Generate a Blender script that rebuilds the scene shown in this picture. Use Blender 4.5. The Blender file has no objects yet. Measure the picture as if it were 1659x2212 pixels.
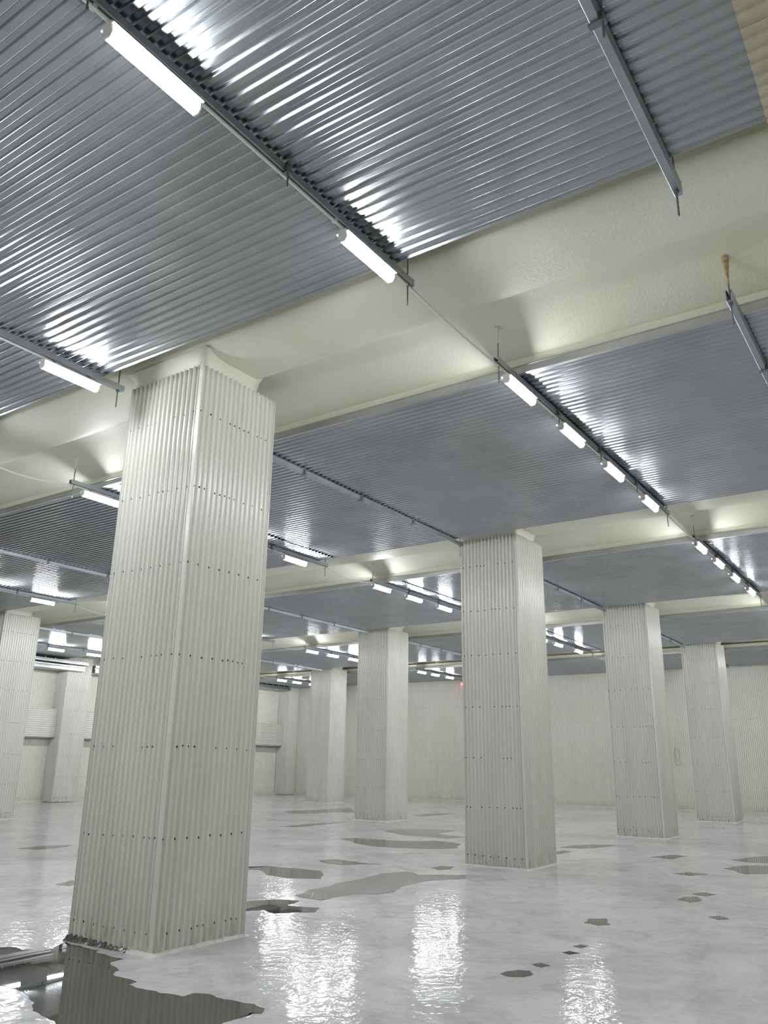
import bpy, bmesh, math, random
from mathutils import Vector, Matrix, noise

random.seed(7)
scene = bpy.context.scene
COL = scene.collection

# ------------------------------------------------------------------ camera, world, exposure
W, H, FPX = 1659, 2212, 1742.46
PITCH, YAW, ROLL = 0.3030, 0.5997, 0.0144
CAM = Vector((-4.9494, -5.5843, 1.5))
fw = Vector((math.cos(PITCH)*math.cos(YAW), math.cos(PITCH)*math.sin(YAW), math.sin(PITCH)))
rt = Vector((math.sin(YAW), -math.cos(YAW), 0.0))
up = rt.cross(fw)
r2 = rt*math.cos(ROLL) + up*math.sin(ROLL)
u2 = up*math.cos(ROLL) - rt*math.sin(ROLL)
cd = bpy.data.cameras.new('camera')
cam = bpy.data.objects.new('camera', cd)
COL.objects.link(cam)
cd.sensor_fit = 'VERTICAL'
cd.sensor_height = 36.0
cd.lens = FPX / H * 36.0
cd.clip_start = 0.05
cd.clip_end = 200
m = Matrix((r2, u2, -fw)).transposed().to_4x4()
m.translation = CAM
cam.matrix_world = m
scene.camera = cam

world = bpy.data.worlds.new('world')
scene.world = world
world.use_nodes = True
world.node_tree.nodes['Background'].inputs[0].default_value = (0.8, 0.9, 1.0, 1)
world.node_tree.nodes['Background'].inputs[1].default_value = 0.0

scene.view_settings.view_transform = 'Standard'
scene.view_settings.look = 'None'
scene.view_settings.gamma = 1.0
scene.view_settings.use_curve_mapping = False
scene.view_settings.exposure = 1.18
LAMP_STRENGTH = 68.0
LAMP_COLOR = (0.94, 0.965, 1.0, 1)
scene.cycles.max_bounces = 5
scene.cycles.diffuse_bounces = 4
scene.cycles.glossy_bounces = 3
scene.cycles.sample_clamp_indirect = 3.0
scene.cycles.caustics_reflective = False
scene.cycles.adaptive_threshold = 0.14

# ------------------------------------------------------------------ dimensions (metres)
S, T = 7.2122, 7.5601          # column spacing along x and y
WX, WY = 1.075, 1.08           # column size
ZT = 5.288                     # top of the column cladding
ZC = 5.181                     # underside of the corrugated ceiling
ZB = 5.40                      # underside of the foam-coated beams
ZS = 5.62                      # underside of the foam-coated slab
XE_FAR, XE_NEAR = -0.4756, 1.7023   # edges of the ceiling fields beside the first beam
X0, X1, Y0, Y1 = -8.4, 27.8, -8.6, 22.6
BAYS = {1: (XE_NEAR - S, XE_FAR), 2: (XE_NEAR, XE_FAR + S), 3: (XE_NEAR + S, XE_FAR + 2*S),
        4: (XE_NEAR + 2*S, XE_FAR + 3*S), 5: (XE_NEAR + 3*S - 0.25, X1)}

# ------------------------------------------------------------------ materials
def new_mat(name):
    mt = bpy.data.materials.new(name)
    mt.use_nodes = True
    nt = mt.node_tree
    return mt, nt, nt.nodes['Principled BSDF']

def nd(nt, kind, **kw):
    n = nt.nodes.new(kind)
    for k, v in kw.items():
        setattr(n, k, v)
    return n

def ramp(nt, fac, stops):
    r = nd(nt, 'ShaderNodeValToRGB')
    while len(r.color_ramp.elements) < len(stops):
        r.color_ramp.elements.new(0.5)
    for e, (p, c) in zip(r.color_ramp.elements, stops):
        e.position = p
        e.color = c if len(c) == 4 else (*c, 1)
    nt.links.new(fac, r.inputs[0])
    return r

def tex_noise(nt, vec, scale, detail=4, rough=0.55, dist=0.0):
    n = nd(nt, 'ShaderNodeTexNoise')
    n.inputs['Scale'].default_value = scale
    n.inputs['Detail'].default_value = detail
    n.inputs['Roughness'].default_value = rough
    n.inputs['Distortion'].default_value = dist
    nt.links.new(vec, n.inputs['Vector'])
    return n

def geo_pos(nt):
    return nd(nt, 'ShaderNodeNewGeometry').outputs['Position']

def obj_pos(nt):
    return nd(nt, 'ShaderNodeTexCoord').outputs['Object']

def scaled(nt, vec, s):
    mp = nd(nt, 'ShaderNodeMapping')
    mp.inputs['Scale'].default_value = s
    nt.links.new(vec, mp.inputs['Vector'])
    return mp.outputs[0]

def bump(nt, height, strength, dist, bsdf, prev=None):
    b = nd(nt, 'ShaderNodeBump')
    b.inputs['Strength'].default_value = strength
    b.inputs['Distance'].default_value = dist
    nt.links.new(height, b.inputs['Height'])
    if prev is not None:
        nt.links.new(prev, b.inputs['Normal'])
    nt.links.new(b.outputs[0], bsdf.inputs['Normal'])
    return b.outputs[0]

def plain(name, col, rough=0.5, metal=0.0, emit=None, strength=0.0):
    mt, nt, b = new_mat(name)
    b.inputs['Base Color'].default_value = (*col, 1)
    b.inputs['Roughness'].default_value = rough
    b.inputs['Metallic'].default_value = metal
    if emit:
        b.inputs['Emission Color'].default_value = emit
        b.inputs['Emission Strength'].default_value = strength
    return mt

def mat_galvanised(name, c0, c1, rough):
    mt, nt, b = new_mat(name)
    p = geo_pos(nt)
    n = tex_noise(nt, p, 2, 2, 0.6)
    r = ramp(nt, n.outputs[0], [(0.3, c0), (0.7, c1)])
    nt.links.new(r.outputs[0], b.inputs['Base Color'])
    b.inputs['Metallic'].default_value = 0.95
    b.inputs['Roughness'].default_value = rough
    n3 = tex_noise(nt, scaled(nt, p, (1.5, 0.7, 1.5)), 1.2, 1, 0.4)
    bump(nt, n3.outputs[0], 0.12, 0.02, b)
    return mt

def mat_cladding(name, c0, c1, rough):
    mt, nt, b = new_mat(name)
    p = geo_pos(nt)
    n = tex_noise(nt, scaled(nt, p, (3, 3, .5)), 1.0, 2, 0.5)
    r = ramp(nt, n.outputs[0], [(0.3, c0), (0.7, c1)])
    # grime and a little rust just above the floor
    sep = nd(nt, 'ShaderNodeSeparateXYZ')
    nt.links.new(p, sep.inputs[0])
    g = nd(nt, 'ShaderNodeMapRange')
    g.inputs['From Min'].default_value = 0.02
    g.inputs['From Max'].default_value = 0.30
    g.inputs['To Min'].default_value = 1.0
    g.inputs['To Max'].default_value = 0.0
    nt.links.new(sep.outputs[2], g.inputs[0])
    n2 = tex_noise(nt, scaled(nt, p, (14, 14, 3)), 1.4, 2, 0.6)
    gr = ramp(nt, n2.outputs[0], [(0.50, (0, 0, 0)), (0.72, (1, 1, 1))])
    mul = nd(nt, 'ShaderNodeMath', operation='MULTIPLY')
    nt.links.new(g.outputs[0], mul.inputs[0])
    nt.links.new(gr.outputs[0], mul.inputs[1])
    mx = nd(nt, 'ShaderNodeMixRGB')
    mx.inputs[2].default_value = (0.42, 0.36, 0.27, 1)
    nt.links.new(mul.outputs[0], mx.inputs[0])
    nt.links.new(r.outputs[0], mx.inputs[1])
    nt.links.new(mx.outputs[0], b.inputs['Base Color'])
    b.inputs['Roughness'].default_value = rough
    b.inputs['Specular IOR Level'].default_value = 0.5
    return mt

def mat_foam(name, c0, c1, c2):
    mt, nt, b = new_mat(name)
    p = geo_pos(nt)
    n = tex_noise(nt, p, 0.55, 3, 0.6)
    r = ramp(nt, n.outputs[0], [(0.30, c0), (0.52, c1), (0.72, c2)])
    nt.links.new(r.outputs[0], b.inputs['Base Color'])
    b.inputs['Roughness'].default_value = 0.5
    n2 = tex_noise(nt, p, 38, 2, 0.55)
    bump(nt, n2.outputs[0], 0.26, 0.02, b)
    return mt

def mat_floor():
    mt, nt, b = new_mat('trowelled_concrete')
    p = geo_pos(nt)
    n = tex_noise(nt, p, 0.55, 4, 0.62, 0.6)
    r = ramp(nt, n.outputs[0], [(0.30, (0.44, 0.44, 0.452)), (0.48, (0.60, 0.60, 0.617)), (0.68, (0.70, 0.70, 0.718))])
    # smaller trowel smears
    n2 = tex_noise(nt, p, 3.2, 5, 0.68, 1.2)
    r2_ = ramp(nt, n2.outputs[0], [(0.33, (0.80, 0.80, 0.81)), (0.5, (1, 1, 1)), (0.75, (1.06, 1.06, 1.06))])
    mx = nd(nt, 'ShaderNodeMixRGB', blend_type='MULTIPLY')
    mx.inputs[0].default_value = 1.0
    nt.links.new(r.outputs[0], mx.inputs[1])
    nt.links.new(r2_.outputs[0], mx.inputs[2])
    # damp stains
    n4 = tex_noise(nt, p, 0.9, 4, 0.62, 0.9)
    r4 = ramp(nt, n4.outputs[0], [(0.57, (0, 0, 0)), (0.68, (1, 1, 1))])
    mx2 = nd(nt, 'ShaderNodeMixRGB')
    mx2.inputs[2].default_value = (0.42, 0.42, 0.415, 1)
    sc = nd(nt, 'ShaderNodeMath', operation='MULTIPLY')
    sc.inputs[1].default_value = 0.75
    nt.links.new(r4.outputs[0], sc.inputs[0])
    nt.links.new(sc.outputs[0], mx2.inputs[0])
    nt.links.new(mx.outputs[0], mx2.inputs[1])
    nt.links.new(mx2.outputs[0], b.inputs['Base Color'])
    n3 = tex_noise(nt, p, 2.0, 2, 0.65, 0.5)
    rr = ramp(nt, n3.outputs[0], [(0.3, (0.07,)*3), (0.7, (0.15,)*3)])
    nt.links.new(rr.outputs[0], b.inputs['Roughness'])
    b.inputs['Specular IOR Level'].default_value = 0.20
    n5 = tex_noise(nt, p, 10.0, 2, 0.55)
    bump(nt, n5.outputs[0], 0.20, 0.02, b)
    return mt

def mat_water(name, rip):
    mt, nt, b = new_mat(name)
    p = geo_pos(nt)
    n = tex_noise(nt, p, 1.3, 5, 0.6)
    r = ramp(nt, n.outputs[0], [(0.3, (0.045, 0.045, 0.037)), (0.7, (0.09, 0.088, 0.073))] if not rip else
             [(0.3, (0.20, 0.20, 0.17)), (0.7, (0.33, 0.33, 0.29))])
    nt.links.new(r.outputs[0], b.inputs['Base Color'])
    b.inputs['IOR'].default_value = 1.45
    b.inputs['Roughness'].default_value = 0.12 if rip else 0.012
    if rip:
        n2 = tex_noise(nt, p, 28, 4, 0.7)
        bump(nt, n2.outputs[0], 0.55, 0.02, b)
    else:
        n2 = tex_noise(nt, p, 1.6, 1, 0.5)
        bump(nt, n2.outputs[0], 0.015, 0.01, b)
    return mt

def mat_rough_noise(name, c0, c1, scale, rough=0.8):
    mt, nt, b = new_mat(name)
    n = tex_noise(nt, geo_pos(nt), scale, 6, 0.65)
    r = ramp(nt, n.outputs[0], [(0.35, c0), (0.65, c1)])
    nt.links.new(r.outputs[0], b.inputs['Base Color'])
    b.inputs['Roughness'].default_value = rough
    bump(nt, n.outputs[0], 0.5, 0.02, b)
    return mt

M = {
    'clad': mat_cladding('cream_painted_steel', (0.62, 0.62, 0.56), (0.675, 0.675, 0.615), 0.24),
    'galv': mat_galvanised('galvanised_sheet', (0.36, 0.385, 0.41), (0.43, 0.455, 0.48), 0.27),
    'rail': mat_galvanised('galvanised_channel', (0.36, 0.39, 0.42), (0.48, 0.51, 0.54), 0.42),
    'trim': mat_galvanised('pale_galvanised_trim', (0.46, 0.47, 0.475), (0.56, 0.57, 0.575), 0.36),
    'foam': mat_foam('sprayed_foam', (0.73, 0.715, 0.57), (0.79, 0.78, 0.665), (0.82, 0.815, 0.725)),
    'foam_tan': mat_rough_noise('tan_foam', (0.42, 0.34, 0.21), (0.55, 0.47, 0.32), 12, 0.7),
    'cream_sheet': mat_rough_noise('cream_sheet', (0.56, 0.53, 0.40), (0.66, 0.62, 0.48), 6, 0.5),
    'floor': mat_floor(),
    'water': mat_water('calm_water', False),
    'ripple': mat_water('rippled_water', True),
    'screw': plain('dark_screw', (0.035, 0.032, 0.03), 0.45, 0.3),
    'rod': plain('threaded_rod', (0.24, 0.26, 0.27), 0.42, 0.85),
    'pvc': plain('white_plastic', (0.82, 0.82, 0.80), 0.35),
    'lamp': plain('lamp_diffuser', (0.9, 0.9, 0.9), 0.4, 0.0, LAMP_COLOR, LAMP_STRENGTH),
    'red': plain('red_lens', (0.6, 0.03, 0.04), 0.3, 0.0, (1.0, 0.08, 0.12, 1), 4.0),
    'grout': mat_rough_noise('pale_grout', (0.60, 0.60, 0.57), (0.75, 0.74, 0.70), 14, 0.7),
    'gunk': mat_rough_noise('dark_residue', (0.035, 0.035, 0.035), (0.16, 0.155, 0.14), 26, 0.75),
    'pen': plain('pen_line', (0.25, 0.24, 0.2), 0.6),
    'rust': mat_rough_noise('rusty_foam', (0.36, 0.21, 0.09), (0.58, 0.47, 0.28), 22, 0.8),
    'curb': mat_rough_noise('cream_curb', (0.60, 0.60, 0.50), (0.70, 0.70, 0.59), 6, 0.55),
}

M['lamp'].cycles.emission_sampling = 'FRONT'

# ------------------------------------------------------------------ helpers
def mesh_obj(name, verts, faces, mat, parent=None, smooth=False):
    me = bpy.data.meshes.new(name)
    me.from_pydata([tuple(v) for v in verts], [], faces)
    me.update()
    if smooth:
        me.polygons.foreach_set('use_smooth', [True]*len(me.polygons))
    me.materials.append(M[mat])
    return link(name, me, parent)

def link(name, me, parent=None, loc=None):
    o = bpy.data.objects.new(name, me)
    COL.objects.link(o)
    if parent is not None:
        o.parent = parent
    if loc is not None:
        o.location = loc
    return o

def empty(name, loc):
    o = bpy.data.objects.new(name, None)
    o.empty_display_size = 0.2
    o.location = loc
    COL.objects.link(o)
    return o

def tag(o, label, cat=None, group=None, kind=None):
    o['label'] = label
    if cat:
        o['category'] = cat
    if group:
        o['group'] = group
    if kind:
        o['kind'] = kind
    return o

class MB:
    """collects simple shapes into one mesh"""
    def __init__(self):
        self.v, self.f = [], []
    def add(self, vs, fs):
        b = len(self.v)
        self.v += [tuple(p) for p in vs]
        self.f += [tuple(i + b for i in q) for q in fs]
        return self
    def box(self, x0, x1, y0, y1, z0, z1):
        return self.add([(x0, y0, z0), (x1, y0, z0), (x1, y1, z0), (x0, y1, z0), (x0, y0, z1), (x1, y0, z1), (x1, y1, z1), (x0, y1, z1)],
                        [(0, 3, 2, 1), (4, 5, 6, 7), (0, 1, 5, 4), (1, 2, 6, 5), (2, 3, 7, 6), (3, 0, 4, 7)])
    def tube(self, pts, r, n=8, cap=True):
        pts = [Vector(p) for p in pts]
        rings = []
        for i, p in enumerate(pts):
            d = (pts[min(i + 1, len(pts) - 1)] - pts[max(i - 1, 0)]).normalized()
            a = Vector((0, 0, 1)) if abs(d.z) < 0.9 else Vector((1, 0, 0))
            e1 = d.cross(a).normalized()
            e2 = d.cross(e1).normalized()
            rr = r[i] if isinstance(r, (list, tuple)) else r
            rings.append([p + e1*rr*math.cos(2*math.pi*k/n) + e2*rr*math.sin(2*math.pi*k/n) for k in range(n)])
        vs = [q for rg in rings for q in rg]
        fs = []
        for i in range(len(pts) - 1):
            for k in range(n):
                a, b2 = i*n + k, i*n + (k + 1) % n
                fs.append((a, b2, b2 + n, a + n))
        if cap:
            fs.append(tuple(range(n - 1, -1, -1)))
            fs.append(tuple(range((len(pts) - 1)*n, len(pts)*n)))
        return self.add(vs, fs)
    def extrude(self, prof, axis, a, b, close=False):
        """prof: 2D points; axis 'x': prof=(y,z); 'y': prof=(x,z); 'z': prof=(x,y)"""
        def P(t, q):
            return {'x': (t, q[0], q[1]), 'y': (q[0], t, q[1]), 'z': (q[0], q[1], t)}[axis]
        n = len(prof)
        vs = [P(a, q) for q in prof] + [P(b, q) for q in prof]
        fs = [(i, i + 1, i + 1 + n, i + n) for i in range(n - 1)]
        if close:
            fs.append((n - 1, 0, n, 2*n - 1))
            fs.append(tuple(range(n - 1, -1, -1)))
            fs.append(tuple(range(n, 2*n)))
        return self.add(vs, fs)
    def obj(self, name, mat, parent=None, smooth=False):
        return mesh_obj(name, self.v, self.f, mat, parent, smooth)

ORD = ['first', 'second', 'third', 'fourth', 'fifth', 'sixth']

# ------------------------------------------------------------------ floor
fl = MB().box(X0, X1, Y0, Y1, -0.15, 0.0).obj('floor', 'floor')
tag(fl, 'pale grey trowelled concrete floor, glossy and damp in patches', kind='structure')

# ------------------------------------------------------------------ slab above
sl = MB().box(X0, X1, Y0, Y1, ZS, ZS + 0.2).obj('ceiling', 'foam')
tag(sl, 'cream foam-coated slab seen in the gaps between the metal ceilings', kind='structure')

# ------------------------------------------------------------------ corrugated ceiling fields
def ceil_profile(n, pitch):
    pts = []
    for i in range(n):
        u = i*pitch
        for a, z in ((0.02, 0.0015), (0.06, 0.0), (0.44, 0.0), (0.48, 0.0015), (0.585, 0.0165), (0.625, 0.018), (0.875, 0.018), (0.915, 0.0165)):
            pts.append((u + a*pitch, z))
    pts.append((n*pitch + 0.02*pitch, 0.0015))
    pts.append((n*pitch + 0.06*pitch, 0.0))
    return pts

sheet_cache = {}
def ceiling_sheet(parent, x, y0, y1, z, n, pitch, mat='galv'):
    key = (n, round(pitch, 5), round(y1 - y0, 3), mat)
    if key not in sheet_cache:
        mb = MB().extrude(ceil_profile(n, pitch), 'y', 0, y1 - y0)
        me = bpy.data.meshes.new('ceiling_sheet')
        me.from_pydata(mb.v, [], mb.f)
        me.update()
        me.materials.append(M[mat])
        sheet_cache[key] = me
    return link('ceiling_sheet', sheet_cache[key], parent, (x - parent.location.x, y0 - parent.location.y, z - parent.location.z))

BAYNAME = {1: 'nearest', 2: 'second', 3: 'third', 4: 'fourth', 5: 'farthest'}
YL1, YA, YL2, YL3, YL4, YR0 = -2.59, 0.93, 3.89, 11.62, 19.02, -4.66
YB, YC = 8.1, 15.5
for b, (xa, xb) in BAYS.items():
    root = empty('ceiling', ((xa + xb)/2, 0, ZC))
    tag(root, 'grey corrugated metal ceiling over the %s bay from the camera' % BAYNAME[b], kind='structure')
    nw = 54 if b < 5 else 48
    pitch = (xb - xa)/nw
    start = -5.28 if b == 1 else Y0 + 0.02
    strips = [(start, 3.56, 0.016), (3.50, 11.35, 0.0), (11.35, 18.75, 0.004), (18.75, Y1 - 0.05, 0.0)]
    for si, (ya, yb, dz) in enumerate(strips):
        per = 9 if b < 5 else 8
        for k in range(6):
            off = pitch*0.5 if si % 2 and k < 6 else 0.0
            if si % 2 and k == 5:
                ceiling_sheet(root, xa + k*per*pitch - 0.0 + off, ya, yb, ZC + dz + (k % 2)*0.001, per - 1, pitch)
            else:
                ceiling_sheet(root, xa + k*per*pitch + off, ya, yb, ZC + dz + (k % 2)*0.001, per, pitch)
    if b == 1:   # cream sheets that carry on past the end of the grey ones at the top right
        for k in range(6):
            ceiling_sheet(root, xa + k*9*pitch + 0.55*pitch, Y0 + 0.02, -5.25, ZC - 0.022, 9, pitch, 'cream_sheet')

# galvanised edge trim along the near edge of each field
for b in (2, 3, 4, 5):
    xa = BAYS[b][0]
    mb = MB()
    prof = [(xa + 0.03, ZC - 0.004), (xa - 0.012, ZC - 0.004), (xa - 0.012, ZC + 0.068), (xa - 0.020, ZC + 0.072), (xa - 0.020, ZC + 0.080),
            (xa + 0.01, ZC + 0.082)]
    mb.extrude(prof, 'y', Y0 + 0.02, Y1 - 0.1)
    o = mb.obj('trim_%d' % (b - 1), 'trim')
    MB().box(xa + 0.012, xa + 0.05, Y0 + .02, Y1 - .1, ZC + 0.06, ZB - 0.03).obj('upstand', 'foam', o)
    tag(o, 'pale metal edge strip along the near edge of the %s ceiling bay' % BAYNAME[b], kind='structure')

# ------------------------------------------------------------------ foam-coated beams
def noi(x, y, z, s=1.0):
    return noise.noise(Vector((x*s, y*s, z*s)))

BEAMNAME = ['over the nearest column', 'over the second column from the camera', 'over the third column from the camera', 'over the farthest columns']
for k in range(4):
    bx0 = k*S
    prof = [(0.0, ZS + 0.02), (-0.02, 5.53), (-0.03, 5.51), (-0.03, 5.49), (0.01, 5.455), (0.08, 5.425), (0.18, 5.405), (0.34, ZB), (0.52, ZB), (0.66, ZB + .004),
            (0.735, ZB + .012), (0.775, ZB + .035), (0.783, ZB + .05), (0.788, ZB + .075), (0.795, ZB + .12), (0.83, ZB + .165), (0.95, ZB + .18), (1.12, ZB + .165), (1.32, ZB + .115), (1.52, ZB + .035), (1.67, ZB - .04), (1.73, ZB - .055)]
    ny = 208
    vs, fs = [], []
    n = len(prof)
    for i in range(ny + 1):
        y = Y0 + 0.02 + (Y1 - Y0 - 0.1)*i/ny
        for (px, pz) in prof:
            d = 0.028*noi(px + k*3.1, y, pz, 0.9) + 0.010*noi(px, y, pz + 5, 3.4)
            vs.append((bx0 + px + d*(1.0 if 0.5 < px < 0.9 else 0.4), y, pz + d*(0.7 if pz < 5.5 else 0)*(1.0 if px < 0.9 else 0.35)))
    for i in range(ny):
        for j in range(n - 1):
            fs.append((i*n + j, (i + 1)*n + j, (i + 1)*n + j + 1, i*n + j + 1))
    o = mesh_obj('ceiling_beam', vs, fs, 'foam', None, True)
    tag(o, 'cream foam-coated beam crossing ' + BEAMNAME[k], 'beam', 'foam-coated beams')

# ------------------------------------------------------------------ corrugated cladding
NW = 16
DEPTH = 0.027
def wave(u, pitch):
    t = (u/pitch) % 1.0
    t = min(t, 1 - t)                       # 0 on the ridge, 0.5 in the valley
    if t < 0.14:
        return -DEPTH*0.16*(t/0.14)**2
    if t < 0.27:
        return -DEPTH*(0.16 + 0.78*(t - 0.14)/0.13)
    return -DEPTH*(0.94 + 0.06*(t - 0.27)/0.23)

def face_pts(face, wx, wy):
    """maps (u along the face, outward offset) to local x, y (centre of the column at 0)"""
    hx, hy = wx/2, wy/2
    return {'-x': lambda u, o: (-hx - o, hy - u), '-y': lambda u, o: (-hx + u, -hy - o),
            '+x': lambda u, o: (hx + o, -hy + u), '+y': lambda u, o: (hx - u, hy + o)}[face]

def clad_sheet(parent, face, wx, wy, u0, u1, z0, z1, lift, pitch, lap=0.0):
    fp = face_pts(face, wx, wy)
    nseg = max(2, int(round((u1 - u0)/pitch*14)))
    vs, fs = [], []
    for z in (z0, z1):
        for i in range(nseg + 1):
            u = u0 + (u1 - u0)*i/nseg
            x, y = fp(u, wave(u, pitch) + lift)
            vs.append((x, y, z))
    n = nseg + 1
    fs = [(i, i + 1, i + 1 + n, i + n) for i in range(nseg)]
    return mesh_obj('cladding_sheet', vs, fs, 'clad', parent, True)

ROWS = [0.15, 0.87, 1.62, 2.42, 3.27, 4.02, 4.80]
def screw_shape(mb, fp, u, z, o):
    r, h = 0.0105, 0.008
    ring0 = [fp(u + r*math.cos(a), o) + (z + r*math.sin(a),) for a in [k*math.pi/3 for k in range(6)]]
    ring1 = [fp(u + r*.8*math.cos(a), o + h) + (z + r*.8*math.sin(a),) for a in [k*math.pi/3 for k in range(6)]]
    mb.add(ring0 + ring1, [(k, (k + 1) % 6, 6 + (k + 1) % 6, 6 + k) for k in range(6)] + [tuple(range(6, 12))])

def make_column():
    rng = random.Random(3)
    root = empty('clad_column', (0, 0, 0))
    for face, wd, cut in (('-x', WY, 6.0), ('-y', WX, 3.0), ('+x', WY, 7.0), ('+y', WX, 10.0)):
        pitch = wd/NW
        clad_sheet(root, face, WX, WY, 0.004, pitch*(cut + 0.2), 0.012, ZT, 0.0, pitch)
        clad_sheet(root, face, WX, WY, pitch*(cut - 0.2), wd - 0.004, 0.012, ZT + 0.004, 0.0028, pitch)
    # folded corner strips
    for sx, sy in ((-1, -1), (1, -1), (-1, 1), (1, 1)):
        hx, hy = WX/2 + 0.003, WY/2 + 0.003
        a, b2, r = (0.052 if sx < 0 and sy < 0 else 0.012), 0.012, 0.006
        prof = [(sx*hx, sy*(hy - a)), (sx*hx, sy*(hy - r)), (sx*(hx - r*.3), sy*(hy - r*.3)), (sx*(hx - r), sy*hy), (sx*(hx - b2), sy*hy)]
        if sx*sy > 0:
            prof.reverse()
        MB().extrude(prof, 'z', 0.012, ZT - 0.002).obj('corner_strip', 'clad', root)
    mb = MB()
    for face, wd in (('-x', WY), ('-y', WX), ('+x', WY), ('+y', WX)):
        fp = face_pts(face, WX, WY)
        pitch = wd/NW
        for z in ROWS:
            skew = rng.uniform(-0.02, 0.02)
            for k in range(NW):
                if k % 2 == 0 and rng.random() < 0.93 or k % 2 and rng.random() < 0.22:
                    u = pitch*(k + 0.5) + rng.uniform(-.004, .004)
                    if 0.03 < u < wd - 0.02:
                        screw_shape(mb, fp, u, z + skew*(u/wd - .5) + rng.uniform(-.006, .006), -DEPTH + 0.001)
    o = mb.obj('screws', 'screw', root)
    o['kind'] = 'stuff'
    o['label'] = 'rows of small dark screws'
    # foam collar where the column meets the beam
    nz, na = 9, 40
    vs, fs = [], []
    for i in range(nz + 1):
        t = i/nz
        z = ZT - 0.14 + t*(ZB + 0.05 - ZT + 0.14)
        fl_ = max(0, (t - 0.48)/0.52)
        fx0, fx1 = -WX/2 + 0.034 - 0.072*fl_**1.3, -WX/2 + 0.80 + 0.0*fl_
        fy = WY/2 - 0.034 + 0.085*fl_**1.6
        for j in range(na):
            s = j/na*4
            e, q = int(s), s - int(s)
            cx, cy = [(fx0 + (fx1 - fx0)*q, -fy), (fx1, -fy + 2*fy*q), (fx1 - (fx1 - fx0)*q, fy), (fx0, fy - 2*fy*q)][e]
            d = 0.014*noi(cx, cy, z, 7.0)*(0.3 + 0.7*fl_) if t > 0.45 else 0
            vs.append((cx + d, cy + d, z + d))
    for i in range(nz):
        for j in range(na):
            a, b2 = i*na + j, i*na + (j + 1) % na
            fs.append((a, b2, b2 + na, a + na))
    o = mesh_obj('foam_collar', vs, fs, 'foam', root, True)
    o['label'] = 'lumpy cream foam at the column top'
    # thin grout line at the floor
    vs, fs = [], []
    na = 96
    for i, (off, z) in enumerate(((-0.02, 0.022), (0.004, 0.020), (0.026, 0.006), (0.034, 0.0))):
        hx, hy = WX/2 + off, WY/2 + off
        for j in range(na):
            s = j/na*4
            e, q = int(s), s - int(s)
            cx, cy = [(-hx + 2*hx*q, -hy), (hx, -hy + 2*hy*q), (hx - 2*hx*q, hy), (-hx, hy - 2*hy*q)][e]
            d = 0.012*noi(cx, cy, i*.3, 9)*(i > 1)
            vs.append((cx + d, cy + d, max(0, z*(1 + .6*noi(cx, cy, 3, 12)))))
    for i in range(3):
        for j in range(na):
            a, b2 = i*na + j, i*na + (j + 1) % na
            fs.append((a, a + na, b2 + na, b2))
    mesh_obj('base_grout', vs, fs, 'grout', root, True)
    return root

def copy_tree(o, parent=None):
    c = o.copy()
    COL.objects.link(c)
    if parent is not None:
        c.parent = parent
    for ch in list(o.children):
        copy_tree(ch, c)
    return c

COLUMNS = [(0, 0, 'nearest and largest corrugated cream column, a dark puddle at its foot'),
           (S, 0, 'corrugated cream column second along the near row, right of the centre'),
           (2*S, 0, 'corrugated cream column third along the near row, before the right wall'),
           (21.78, 0.05, 'rightmost corrugated cream column, fourth and last of the near row'),
           (14.56, 7.53, 'corrugated cream column in the middle row, between nearest and second near-row columns'),
           (21.9, 15.3, 'smallest corrugated cream column, farthest, just right of the nearest column'),
           (7.22, 15.12, 'corrugated cream column cut by the left edge of the photo')]
proto = make_column()
for i, (x, y, lab) in enumerate(COLUMNS):
    o = proto if i == 0 else copy_tree(proto)
    o.location = (x + WX/2, y + WY/2, 0)
    tag(o, lab, 'column', 'corrugated clad columns')

# dark residue and rubble along the foot of the nearest column
rng = random.Random(11)
mb = MB()
fp = face_pts('-x', WX, WY)
vs, fs, nu = [], [], 260
for i in range(nu + 1):
    t = i/nu
    u = 1.0*t - 0.01
    hgt = (0.040 - 0.028*t)*(0.55 + 0.9*abs(noi(u, 2.0, 0.3, 26)) + 0.5*rng.random())
    wdt = (0.050 - 0.022*t)*(0.6 + 0.8*abs(noi(u, 5.0, 0.7, 17)) + 0.4*rng.random())
    for off, z in ((-DEPTH, hgt*1.1), (0.1*wdt, hgt*rng.uniform(.75, 1.1)), (0.45*wdt, hgt*rng.uniform(.3, .7)), (0.8*wdt, hgt*rng.uniform(.08, .4)), (wdt, 0.0)):
        x, y = fp(u + rng.uniform(-.002, .002), off)
        vs.append((x, y, z))
for i in range(nu):
    for k in range(4):
        a = i*5 + k
        fs.append((a, a + 1, a + 6, a + 5))
mb.add(vs, fs)
o = mb.obj('dark_residue', 'gunk', proto, True)
o['kind'] = 'stuff'
o['label'] = 'crumbly black residue at the foot of the column'
mb = MB()
fp = face_pts('-y', WX, WY)
for i in range(60):
    u = WX*i/59
    r = rng.uniform(0.006, 0.014)
    x, y = fp(u, rng.uniform(-0.004, 0.014))
    ring = []
    for zz, rr in ((0.0, 1.2), (0.6, .9), (1.0, .3)):
        for k in range(6):
            a = k*math.pi/3 + i
            ring.append((x + 1.3*r*rr*math.cos(a)*rng.uniform(.8, 1.2), y + r*rr*math.sin(a)*rng.uniform(.8, 1.2), 0.004 + zz*r*1.3*rng.uniform(.5, 1.3)))
    mb.add(ring, [(k, (k + 1) % 6, 6 + (k + 1) % 6, 6 + k) for k in range(6)] + [(6 + k, 6 + (k + 1) % 6, 12 + (k + 1) % 6, 12 + k) for k in range(6)] + [tuple(range(12, 18))])
o = mb.obj('mortar_rubble', 'grout', proto)
o['kind'] = 'stuff'
o['label'] = 'rough grey mortar crumbs at the foot'

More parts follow.
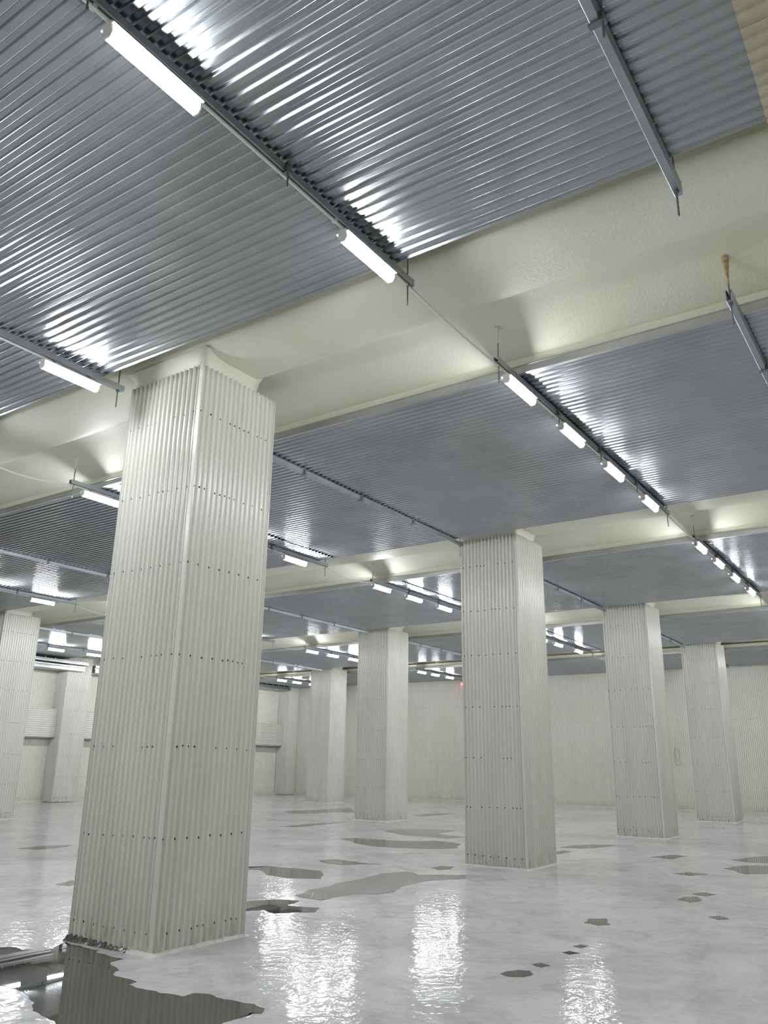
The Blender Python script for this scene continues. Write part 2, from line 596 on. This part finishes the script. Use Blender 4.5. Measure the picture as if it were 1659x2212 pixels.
# ------------------------------------------------------------------ walls
PW = 0.0672
def wall_sheet_mesh(nw, z0, z1):
    vs, n = [], nw*14 + 1
    for z in (z0, z1):
        for i in range(n):
            u = i*PW/14
            vs.append((u, wave(u, PW)*-1, z))
    me = bpy.data.meshes.new('wall_sheet')
    me.from_pydata(vs, [], [(i, i + 1, i + 1 + n, i + n) for i in range(n - 1)])
    me.update()
    me.polygons.foreach_set('use_smooth', [True]*len(me.polygons))
    me.materials.append(M['clad'])
    return me
wsm = wall_sheet_mesh(12, 0.06, ZC + 0.1)

def wall(name, side, label):
    """sheets stand with their ridges on the inner plane of the room"""
    root = empty(name, {'right': (X1, Y1, 0), 'left': (X0, Y1, 0), 'back': (X0, Y0, 0), 'front': (X1, Y0, 0)}[side])
    rot = {'right': -math.pi/2, 'left': 0.0, 'back': math.pi/2, 'front': math.pi}[side]
    root.rotation_euler = (0, 0, rot)
    tag(root, label, kind='structure')
    length = (Y1 - Y0) if side in ('right', 'back') else (X1 - X0)
    MB().box(0, length, 0.02, 0.2, 0, ZS).obj('backing', 'foam', root)
    k = 0
    while k*12*PW < length - 0.1:
        x = min(k*12*PW, length - 12*PW)
        link('wall_sheet', wsm, root, (x, 0.0008*(k % 2), 0))
        k += 1
    mb = MB()
    rg = random.Random(len(name))
    fp = lambda u, o: (u, -o)
    if side in ('right', 'left'):
        for z in ROWS:
            for i in range(int(length/PW)):
                if rg.random() < 0.42:
                    screw_shape(mb, fp, (i + .5)*PW, z + rg.uniform(-.01, .01), -DEPTH + .001)
        o = mb.obj('screws', 'screw', root)
        o['kind'] = 'stuff'
        o['label'] = 'rows of small dark screws'
    return root

wr = wall('wall_right', 'right', 'cream corrugated far wall on the right behind the columns')
wl = wall('wall_left', 'left', 'cream corrugated far wall on the left with ribbed hoods')
wall('wall_back', 'back', 'cream corrugated wall behind the camera')
wall('wall_front', 'front', 'cream corrugated wall to the right of the camera')
for nm, a, lab in (('baseboard_left', (X0, X1 - .02, Y1 - 0.11, Y1 - .02, 0, 0.075), 'low cream curb along the foot of the left wall'),
                   ('baseboard_right', (X1 - 0.09, X1 - .02, Y0, Y1 - .12, 0, 0.06), 'low cream curb along the foot of the right wall')):
    tag(MB().box(*a).obj(nm, 'curb'), lab, kind='structure')

# pilasters against the left wall
PIL = [(14.1, 'cream corrugated pilaster on the left wall between two ribbed hoods'),
       (27.0, 'cream corrugated pilaster in the far corner beside a ribbed hood')]
for px, lab in PIL:
    yf = 21.95
    wd = 1.075 if px < 20 else 0.75
    dp = Y1 - 0.03 - yf
    root = empty('wall_pilaster', (px + wd/2, yf + dp/2, 0))
    tag(root, lab, 'pilaster')
    for face, w_ in (('-x', dp), ('-y', wd), ('+x', dp)):
        p_ = w_/max(1, round(w_/0.0672))
        clad_sheet(root, face, wd, dp, 0.0, w_, 0.012, ZC + 0.1, 0.0, p_)
    mb = MB()
    fp = face_pts('-y', wd, dp)
    for z in ROWS:
        for k in range(1, 15, 2):
            if k < 15:
                screw_shape(mb, fp, wd/16*(k + .5), z, -DEPTH + .001)
    o = mb.obj('screws', 'screw', root)
    o['kind'] = 'stuff'
    o['label'] = 'rows of small dark screws'

# ribbed hoods on the left wall
HOODS = [(9.2, 14.08, 'ribbed cream hood on the left wall beside the left-edge column'),
         (15.2, 21.3, 'ribbed cream hood on the left wall, half hidden by the nearest column'),
         (22.4, 26.98, 'ribbed cream hood in the far corner, right of the nearest column')]
for xa, xb, lab in HOODS:
    yf = 22.25
    root = empty('wall_hood', ((xa + xb)/2, yf, 2.3))
    tag(root, lab, 'hood', 'ribbed wall hoods')
    L = (xb - xa)/2
    nr = 13
    ph = 1.0/nr
    prof = []
    for i in range(nr*6 + 1):
        z = i*ph/6
        prof.append((0.030*(0.5 - 0.5*math.cos(2*math.pi*z/ph))**0.9, z))
    MB().extrude(prof, 'x', -L, L).obj('ribbed_sheet', 'clad', root, True)
    dpt = Y1 - 0.03 - yf
    mb = MB()
    mb.add([(-L, .035, 0), (L, .035, 0), (L, dpt, -.09), (-L, dpt, -.09)], [(0, 1, 2, 3)])
    mb.box(-L, L, 0.0, 0.04, -0.02, 0.012)
    mb.obj('bottom_panel', 'rail', root)
    mb = MB()
    for s in (-1, 1):
        mb.box(s*L - .02, s*L + .02, 0.012, dpt, -0.02, 1.0)
    mb.box(-L, L, 0.012, dpt, 0.99, 1.02)
    mb.obj('side_panel', 'clad', root)

# galvanised channels along the top of the left wall
CH = [(6.0, 14.7, 21.75, 4.74, 0.20, 'lower long galvanised channel under the ceiling by the left wall'),
      (6.0, 14.8, 21.70, 4.98, 0.13, 'upper long galvanised channel with bolts by the left wall'),
      (15.25, 21.5, 21.85, 4.76, 0.30, 'short galvanised channel right of the pilaster on the left wall'),
      (22.0, 26.9, 21.75, 4.98, 0.17, 'galvanised channel above the ribbed hood in the far corner')]
for xa, xb, y, z, h, lab in CH:
    root = empty('wall_channel', ((xa + xb)/2, y, z))
    tag(root, lab, 'channel')
    L = (xb - xa)/2
    d = Y1 - 0.05 - y
    prof = [(d, 0), (0.02, 0), (0, 0.012), (0, h*.42), (0.05, h*.5), (0.05, h*.62), (0.0, h*.7), (0.0, h - .012), (0.02, h), (d, h)]
    MB().extrude(prof, 'x', -L, L, True).obj('channel_body', 'trim', root)
    if h < 0.19:
        mb = MB()
        k = -L + .2
        while k < L:
            mb.tube([(k, 0.02, h), (k, 0.02, h + .035)], 0.014, 6)
            k += 0.42
        o = mb.obj('bolts', 'pvc', root)
        o['kind'] = 'stuff'

# small red lamp on the right wall, and a pen scribble lower on it
root = empty('red_warning_light', (X1 - 0.12, 12.3, 5.02))
tag(root, 'tiny red light high on the right wall beside the second column', 'light')
MB().box(-.05, .11, -.09, .09, .02, .06).obj('bracket', 'pvc', root)
MB().tube([(0, 0, .02), (0, 0, -.03), (0, 0, -.06), (0, 0, -.075)], [.055, .06, .045, .02], 12).obj('lens', 'red', root, True)
pts = []
for i in range(40):
    t = i/39*math.tau*1.7
    pts.append((0.0, 0.10*math.sin(t)*(0.6 + 0.02*i), 0.26*math.cos(t) - 0.008*i))
sc = MB().tube([(-0.006, a, c) for (_, a, c) in pts], 0.005, 5).obj('pen_mark', 'pen', None)
sc.location = (X1 - 0.004, 3.15, 2.15)
sc['label'] = 'thin looping pen mark'
sc.parent = wr
sc.matrix_parent_inverse = (Matrix.Translation(wr.location) @ Matrix.Rotation(-math.pi/2, 4, 'Z')).inverted()

# ------------------------------------------------------------------ rails under the ceiling
RW, RH = 0.050, 0.060
def rail(xa, xb, y, ends, mids, label, coat=None, tail=0.19, RH=RH):
    root = empty('ceiling_rail', ((xa + xb)/2, y, ZC - RH))
    tag(root, label, 'rail', 'galvanised rails under the ceilings')
    L = (xb - xa)/2
    w = RW/2
    t = 0.005
    prof = [(-w, RH - .002), (-w, 0.004), (-w + .004, 0), (w - .004, 0), (w, 0.004), (w, RH - .002), (w - .014, RH - .002), (w - .014, RH - .007), (w - t, RH - .007),
            (w - t, t), (-w + t, t), (-w + t, RH - .007), (-w + .014, RH - .007), (-w + .014, RH - .002)]
    MB().extrude(prof, 'x', -L, L, True).obj('channel', 'rail', root)
    cx = (xa + xb)/2
    for i, x in enumerate(ends):
        lx = x - cx
        zt = (ZB + .115 if i == 0 else ZS) - ZC + RH
        o = MB().tube([(lx, 0, -tail), (lx, 0, zt)], 0.0065, 6).obj('hanger_rod', 'rod', root)
        nut = MB().tube([(lx, 0, -.022), (lx, 0, -.008)], 0.014, 6).tube([(lx, 0, -.008), (lx, 0, 0.0)], 0.02, 8).tube([(lx, 0, t), (lx, 0, .024)], 0.015, 6)
        nut.obj('nut', 'rod', o)
        cm = coat if coat and i == 0 else 'foam'
        k_ = 1.5 if cm == 'rust' else 1.0
        slv = MB().tube([(lx, 0, zt - .17*k_), (lx, 0, zt - .13*k_), (lx, 0, zt - .07*k_), (lx, 0, zt - .03), (lx, 0, zt)], [.0085, .0105, .013*k_, .018*k_, .03], 10)
        slv.obj('foam_sleeve', cm, o, True)
    for x in mids:
        lx = x - cx
        o = MB().tube([(lx, -w - .012, -.11), (lx, -w - .012, RH + .02)], 0.0065, 6).obj('hanger_rod', 'rod', root)
        MB().box(lx - .02, lx + .02, -w - .03, w + .01, -.012, -.002).box(lx - .018, lx + .018, -w - .02, -w - .001, .0, .05).obj('clamp', 'rod', o)
    return root

def bay_mids(b):
    xa, xb = BAYS[b]
    return [xa + 0.98, xa + 2.27, xa + 3.66] if b > 1 else [xb - 2.8, xb - 1.295]

ROWTXT = {'r0': 'rightmost bare rail', 'l1': 'right-hand lamp rail', 'a': 'rail along the near column row', 'l2': 'lamp rail behind the nearest column',
          'b': 'bare rail along the middle column row', 'l3': 'third lamp rail', 'c': 'bare rail along the far column row', 'l4': 'lamp rail by the left wall'}
ROWS_Y = {'r0': (YR0, [1, 2]), 'l1': (YL1, [1, 2, 3, 4, 5]), 'a': (YA, [1, 2, 3, 4, 5]), 'l2': (YL2, [1, 2, 3, 4, 5]), 'b': (YB, [2, 3, 4]),
          'l3': (YL3, [2, 3, 4, 5]), 'c': (YC, [3, 4]), 'l4': (YL4, [3, 4, 5])}
for key, (y, bays) in ROWS_Y.items():
    for b in bays:
        xa, xb = BAYS[b]
        x0, x1 = xa - 0.44, min(xb + 0.25, X1 - 0.2)
        yy = y
        if key == 'b':
            yy = 8.4 if b == 2 else 8.02
        if key == 'c':
            yy = 15.92 if b == 3 else 15.42
        ends = [x0 + .05] + ([x1 - .06] if b < 5 else [])
        rail(x0, x1, yy, ends, bay_mids(b), 'galvanised %s, under the %s ceiling bay' % (ROWTXT[key], BAYNAME[b]), 'rust' if key == 'r0' and b == 2 else None, RH=0.10 if key == 'r0' else RH)

# ------------------------------------------------------------------ lamps
LL = 0.60
lamp_parts = {}
def build_lamp():
    root = empty('tube_lamp', (0, 0, 0))
    h = LL/2
    # housing
    prof = [(-.030, .060), (-.054, .040), (-.054, .036), (.054, .036), (.054, .040), (.030, .060)]
    MB().extrude(prof, 'x', -h - .012, h + .012, True).obj('housing', 'pvc', root)
    prof = [(-.032, .036), (-.036, -.004), (-.019, -.032), (.019, -.032), (.036, -.004), (.032, .036)]
    MB().extrude(prof, 'x', -h, h).obj('diffuser', 'lamp', root)
    for s in (-1, 1):
        prof2 = [(p[0]*1.05, p[1]*1.05) for p in prof]
        MB().extrude(prof2, 'x', s*h - .006 + s*.006, s*h + .006 + s*.006, True).obj('end_cap', 'pvc', root)
        MB().box(s*.2 - .012, s*.2 + .012, -.030, .030, .058, .062).box(s*.2 - .012, s*.2 + .012, -.024, -.018, .062, .0875).box(s*.2 - .012, s*.2 + .012, .018, .024, .062, .0875).obj('clip', 'rod', root)
    return root

LAMPS = []
OFF = {1: [-7.12, -5.12, -3.12, -1.13], 2: [1.48, 2.83, 4.22, 5.73], 3: [8.56, 9.85, 11.2, 12.72], 4: [15.77, 16.9, 18.1, 19.75], 5: [22.75, 23.8, 25.0]}
for key, bays, txt in (('l1', [1, 2, 3, 4, 5], 'right-hand lamp row'), ('l2', [1, 2, 3, 4, 5], 'lamp row passing behind the nearest column'),
                       ('l3', [2, 3, 4, 5], 'third lamp row from the right'), ('l4', [3, 4, 5], 'lamp row by the left wall')):
    for b in bays:
        for i, x in enumerate(OFF[b]):
            LAMPS.append((x + LL/2, ROWS_Y[key][0], 'lit tube lamp, %s along the %s ceiling bay, %s' % (ORD[i], BAYNAME[b], txt)))
LAMPS.append((-1.13 + LL/2, YA, 'lit tube lamp beside the top left of the nearest column'))
LAMPS.append((-3.12 + LL/2, YA, 'lit tube lamp next along from the one beside the nearest column'))
LAMPS.append((-5.12 + LL/2, YA, 'lit tube lamp on the near column row, third from the nearest column'))
lp = build_lamp()
ZL = ZC - RH - 0.088
for i, (x, y, lab) in enumerate(LAMPS):
    o = lp if i == 0 else copy_tree(lp)
    o.location = (x, y, ZL)
    tag(o, lab, 'lamp', 'lit tube lamps')

# ------------------------------------------------------------------ white conduits along the lamp rows
def seg(b):
    xa, xb = BAYS[b]
    return (xa - 0.42, min(xb + 0.23, X1 - .3))

ZCD = ZC - RH - 0.0125
def conduit_run(y, a, b2, label, clips):
    root = empty('cable_conduit', (a, y, ZCD))
    tag(root, label, 'conduit', 'white cable conduits')
    MB().tube([(0, 0, 0), (b2 - a, 0, 0)], 0.0115, 8).obj('pipe', 'pvc', root, True)
    for k in clips:
        k -= a
        MB().box(k - .012, k + .012, -.0165, .0165, -.0135, .0122).obj('pipe_clip', 'pvc', root)

def loose_cable(y, a, b2, sag, label):
    pts = [((b2 - a)*t/10, 0, -sag*4*(t/10)*(1 - t/10)) for t in range(11)]
    o = MB().tube(pts, 0.0105, 8).obj('loose_cable', 'pvc', None, True)
    o.location = (a, y, ZCD)
    tag(o, label, 'cable', 'white cables across the beam gaps')

BEAMTXT = {1: 'nearest', 2: 'second', 3: 'third', 4: 'farthest'}
for key, bays, txt, sag in (('l1', (1, 2, 3, 4, 5), 'right-hand lamp rail', 0.02), ('l2', (1, 2, 3, 4, 5), 'lamp rail behind the nearest column', 0.09),
                            ('l3', (2, 3, 4, 5), 'third lamp rail', 0.10), ('l4', (3, 4, 5), 'lamp rail by the left wall', 0.04)):
    for b in bays:
        a, b2 = seg(b)
        conduit_run(ROWS_Y[key][0], a, b2, 'white cable conduit under the %s, %s ceiling bay' % (txt, BAYNAME[b]), [x - .1 for x in OFF[b][1:]])
        if b + 1 in bays:
            loose_cable(ROWS_Y[key][0], b2 + .001, seg(b + 1)[0] - .001, sag, 'white cable crossing the %s beam in line with the %s' % (BEAMTXT[b], txt))
conduit_run(YA, BAYS[1][0], -0.95, 'white cable conduit leading to the lamp beside the nearest column', [-1.6, -3.5])

# ------------------------------------------------------------------ puddles
PUDDLES = [
    ('calm', [(-0.78,1.62), (-0.60,1.37), (-0.53,1.25), (-0.45,1.14), (-0.48,1.02), (-0.30,0.85), (-0.12,0.98), (-0.07,1.01), (-0.09,0.78), (-0.10,0.52), (-0.17,0.46), (-0.18,0.30), (-0.18,0.11), (-0.29,0.11), (-0.38,-0.03), (-0.43,-0.15), (-0.53,-0.21), (-0.56,-0.37), (-0.57,-0.52), (-0.65,-0.53), (-0.67,-0.75), (-0.67,-0.89), (-0.64,-1.06), (-0.54,-1.06), (-0.49,-1.18), (-0.52,-1.33), (-0.50,-1.45), (-0.48,-1.57), (-0.51,-1.68), (-0.61,-1.74), (-0.64,-1.68), (-0.74,-1.70), (-0.87,-1.68), (-0.96,-1.72), (-1.15,-1.77), (-1.43,-1.68), (-1.59,-1.46), (-1.59,-1.19), (-1.49,-0.91), (-1.46,-0.79), (-1.43,-0.66), (-1.37,-0.49), (-1.29,-0.35), (-1.22,-0.18), (-1.20,-0.07), (-1.20,0.15), (-1.28,0.33), (-1.40,0.49)]),
    ('calm', [(4.51,3.31), (4.66,3.13), (4.45,2.81), (4.30,2.66), (4.26,2.19), (4.47,1.80), (4.83,2.05), (5.14,2.34), (5.15,2.69), (5.08,3.01), (5.07,3.27), (4.76,3.38), (4.74,3.52)]),
    ('ripple', [(3.16,1.17), (3.60,1.30), (3.97,1.29), (4.68,1.39), (5.48,1.51), (5.91,1.34), (5.71,1.01), (5.97,0.71), (6.15,0.50), (5.78,0.30), (5.44,0.50), (5.10,0.61), (4.10,0.37), (3.81,0.47), (3.70,0.68), (3.35,0.71), (3.06,0.69), (3.07,0.97)]),
    ('calm', [(2.43,1.32), (2.51,1.28), (2.72,1.17), (2.82,1.06), (2.87,0.85), (2.57,0.79), (2.57,0.65), (2.67,0.40), (2.42,0.26), (2.29,0.42), (2.09,0.55), (2.19,0.79), (2.07,0.86), (1.97,0.88)]),
    ('calm', [(9.55,5.31), (9.94,5.22), (9.95,4.74), (10.02,3.95), (10.6,3.6), (10.3,2.86), (9.52,2.5), (9.0,2.9), (8.75,3.4), (8.75,4.0), (9.05,4.6)]),
    ('ripple', [(12.02,5.89), (12.83,5.75), (13.19,5.22), (13.33,4.68), (12.15,4.53), (11.84,3.61), (11.12,3.66), (11.23,4.73), (11.60,5.35)]),
    ('calm', [(15.98,12.48), (17.60,12.55), (18.81,12.59), (19.80,12.53), (17.73,10.93), (17.04,11.34), (16.09,11.44), (15.65,11.65)]),
    ('calm', [(11.19,8.45), (12.64,8.55), (13.68,8.30), (12.54,8.12), (12.18,8.09), (11.36,8.04)]),
    ('calm', [(6.55,1.32), (6.82,1.31), (6.90,1.10), (6.61,1.00), (6.36,1.11)]),
    ('calm', [(17.54,8.51), (19.11,8.74), (19.45,8.15), (18.52,8.15), (17.56,8.15)]),
    ('calm', [(6.16,3.20), (6.50,3.11), (6.41,2.65), (6.40,2.13), (6.22,2.38), (5.92,2.55), (5.94,2.87)]),
    ('calm', [(1.24,-2.48), (1.33,-2.49), (1.42,-2.54), (1.46,-2.62), (1.37,-2.69), (1.25,-2.66), (1.19,-2.56)]),
    ('calm', [(1.66,-2.55), (1.75,-2.59), (1.72,-2.68), (1.62,-2.65)]),
    ('calm', [(2.52,-2.55), (2.63,-2.58), (2.61,-2.66), (2.49,-2.63)]),
    ('calm', [(2.22,-2.57), (2.31,-2.60), (2.29,-2.70), (2.19,-2.65)]),
    ('calm', [(3.65,-2.22), (3.90,-2.17), (4.03,-2.32), (3.72,-2.47), (3.60,-2.38)]),
    ('calm', [(6.41,-2.58), (6.63,-2.67), (6.56,-2.84), (6.31,-2.77)]),
    ('calm', [(5.83,-2.56), (6.08,-2.58), (6.21,-2.69), (5.95,-2.81), (5.69,-2.74)]),
    ('calm', [(10.45,-0.85), (11.11,-1.08), (11.05,-1.35), (10.35,-1.28)]),
    ('calm', [(8.34,-1.81), (8.66,-1.98), (8.60,-2.27), (8.24,-2.09)]),
    ('calm', [(11.02,-2.08), (11.62,-2.27), (12.29,-2.62), (10.95,-2.83), (10.74,-2.44)]),
    ('calm', [(9.56,-2.28), (10.21,-2.47), (10.47,-2.91), (9.40,-3.08), (9.00,-2.70)]),
    ('calm', [(10.08,0.78), (10.53,0.77), (10.37,0.58), (9.73,0.58)]),
    ('calm', [(4.82,-3.15), (4.97,-3.23), (4.84,-3.36), (4.70,-3.27)]),
    ('calm', [(11.03,1.07), (12.05,0.79), (12.26,0.36), (11.09,0.67)]),
    ('calm', [(4.10,8.29), (4.71,8.36), (5.10,8.14), (4.63,7.89), (4.20,7.94)]),
    ('calm', [(1.91,4.02), (2.28,4.21), (2.20,4.00), (1.95,3.79)]),
]
PLAB = ['large dark puddle mirroring the nearest column at its foot', 'calm puddle right of the nearest column mirroring ribs',
        'broad rippled wet patch running towards the second column', 'dark puddle touching the right foot of the nearest column',
        'long calm puddle left of the second column', 'thin rippled patch above the long calm puddle', 'flat puddle left of the middle-row column',
        'thin damp streak in front of the middle-row column', 'small puddle at the left foot of the second column', 'thin streak right of the middle-row column',
        'shallow patch between the calm puddle and the long puddle', 'oval olive puddle lowest on the right side of the floor',
        'small puddle just right of the oval olive one', 'tiny round puddle with a bright rim', 'tiny dark puddle below the bright-rimmed one',
        'grey puddle in the middle of the right-hand floor', 'small ribbed-mirroring puddle near the right edge', 'small puddle left of the one near the right edge',
        'flat puddle in front of the third near-row column', 'thin puddle below the one in front of the third column',
        'wide puddle cut by the right edge of the photo, upper one', 'wide puddle cut by the right edge of the photo, lower one',
        'small puddle at the right foot of the second column', 'narrow puddle low near the right edge', 
        'damp streak between the second and third near-row columns', 'thin damp streak on the floor far left', 'small puddle at the left side of the nearest column']
def fractal(pts, it, amp, rg):
    for _ in range(it):
        out = []
        n = len(pts)
        for i in range(n):
            a, b2 = Vector(pts[i]), Vector(pts[(i + 1) % n])
            d = b2 - a
            mdl = (a + b2)/2 + Vector((-d.y, d.x))*rg.uniform(-amp, amp)
            out += [tuple(a), tuple(mdl)]
        pts = out
        amp *= 0.8
    return pts
rg = random.Random(5)
for i, (kind, pts) in enumerate(PUDDLES):
    area = sum(pts[k][0]*pts[(k + 1) % len(pts)][1] - pts[(k + 1) % len(pts)][0]*pts[k][1] for k in range(len(pts)))
    if area < 0:
        pts = pts[::-1]
    pts = fractal(pts, 2 if len(pts) > 30 else 3, 0.12 if len(pts) > 30 else 0.09, rg)
    cx = sum(p[0] for p in pts)/len(pts)
    cy = sum(p[1] for p in pts)/len(pts)
    bm = bmesh.new()
    top = [bm.verts.new((x - cx, y - cy, 0.0022)) for x, y in pts]
    bot = [bm.verts.new((x - cx, y - cy, 0.0)) for x, y in pts]
    f = bm.faces.new(top)
    for k in range(len(pts)):
        bm.faces.new((bot[k], bot[(k + 1) % len(pts)], top[(k + 1) % len(pts)], top[k]))
    bmesh.ops.triangulate(bm, faces=[f])
    me = bpy.data.meshes.new('puddle')
    bm.to_mesh(me)
    bm.free()
    me.materials.append(M['ripple' if kind == 'ripple' else 'water'])
    o = link('puddle', me, None, (cx, cy, 0))
    tag(o, PLAB[i], 'puddle', 'puddles on the concrete floor')
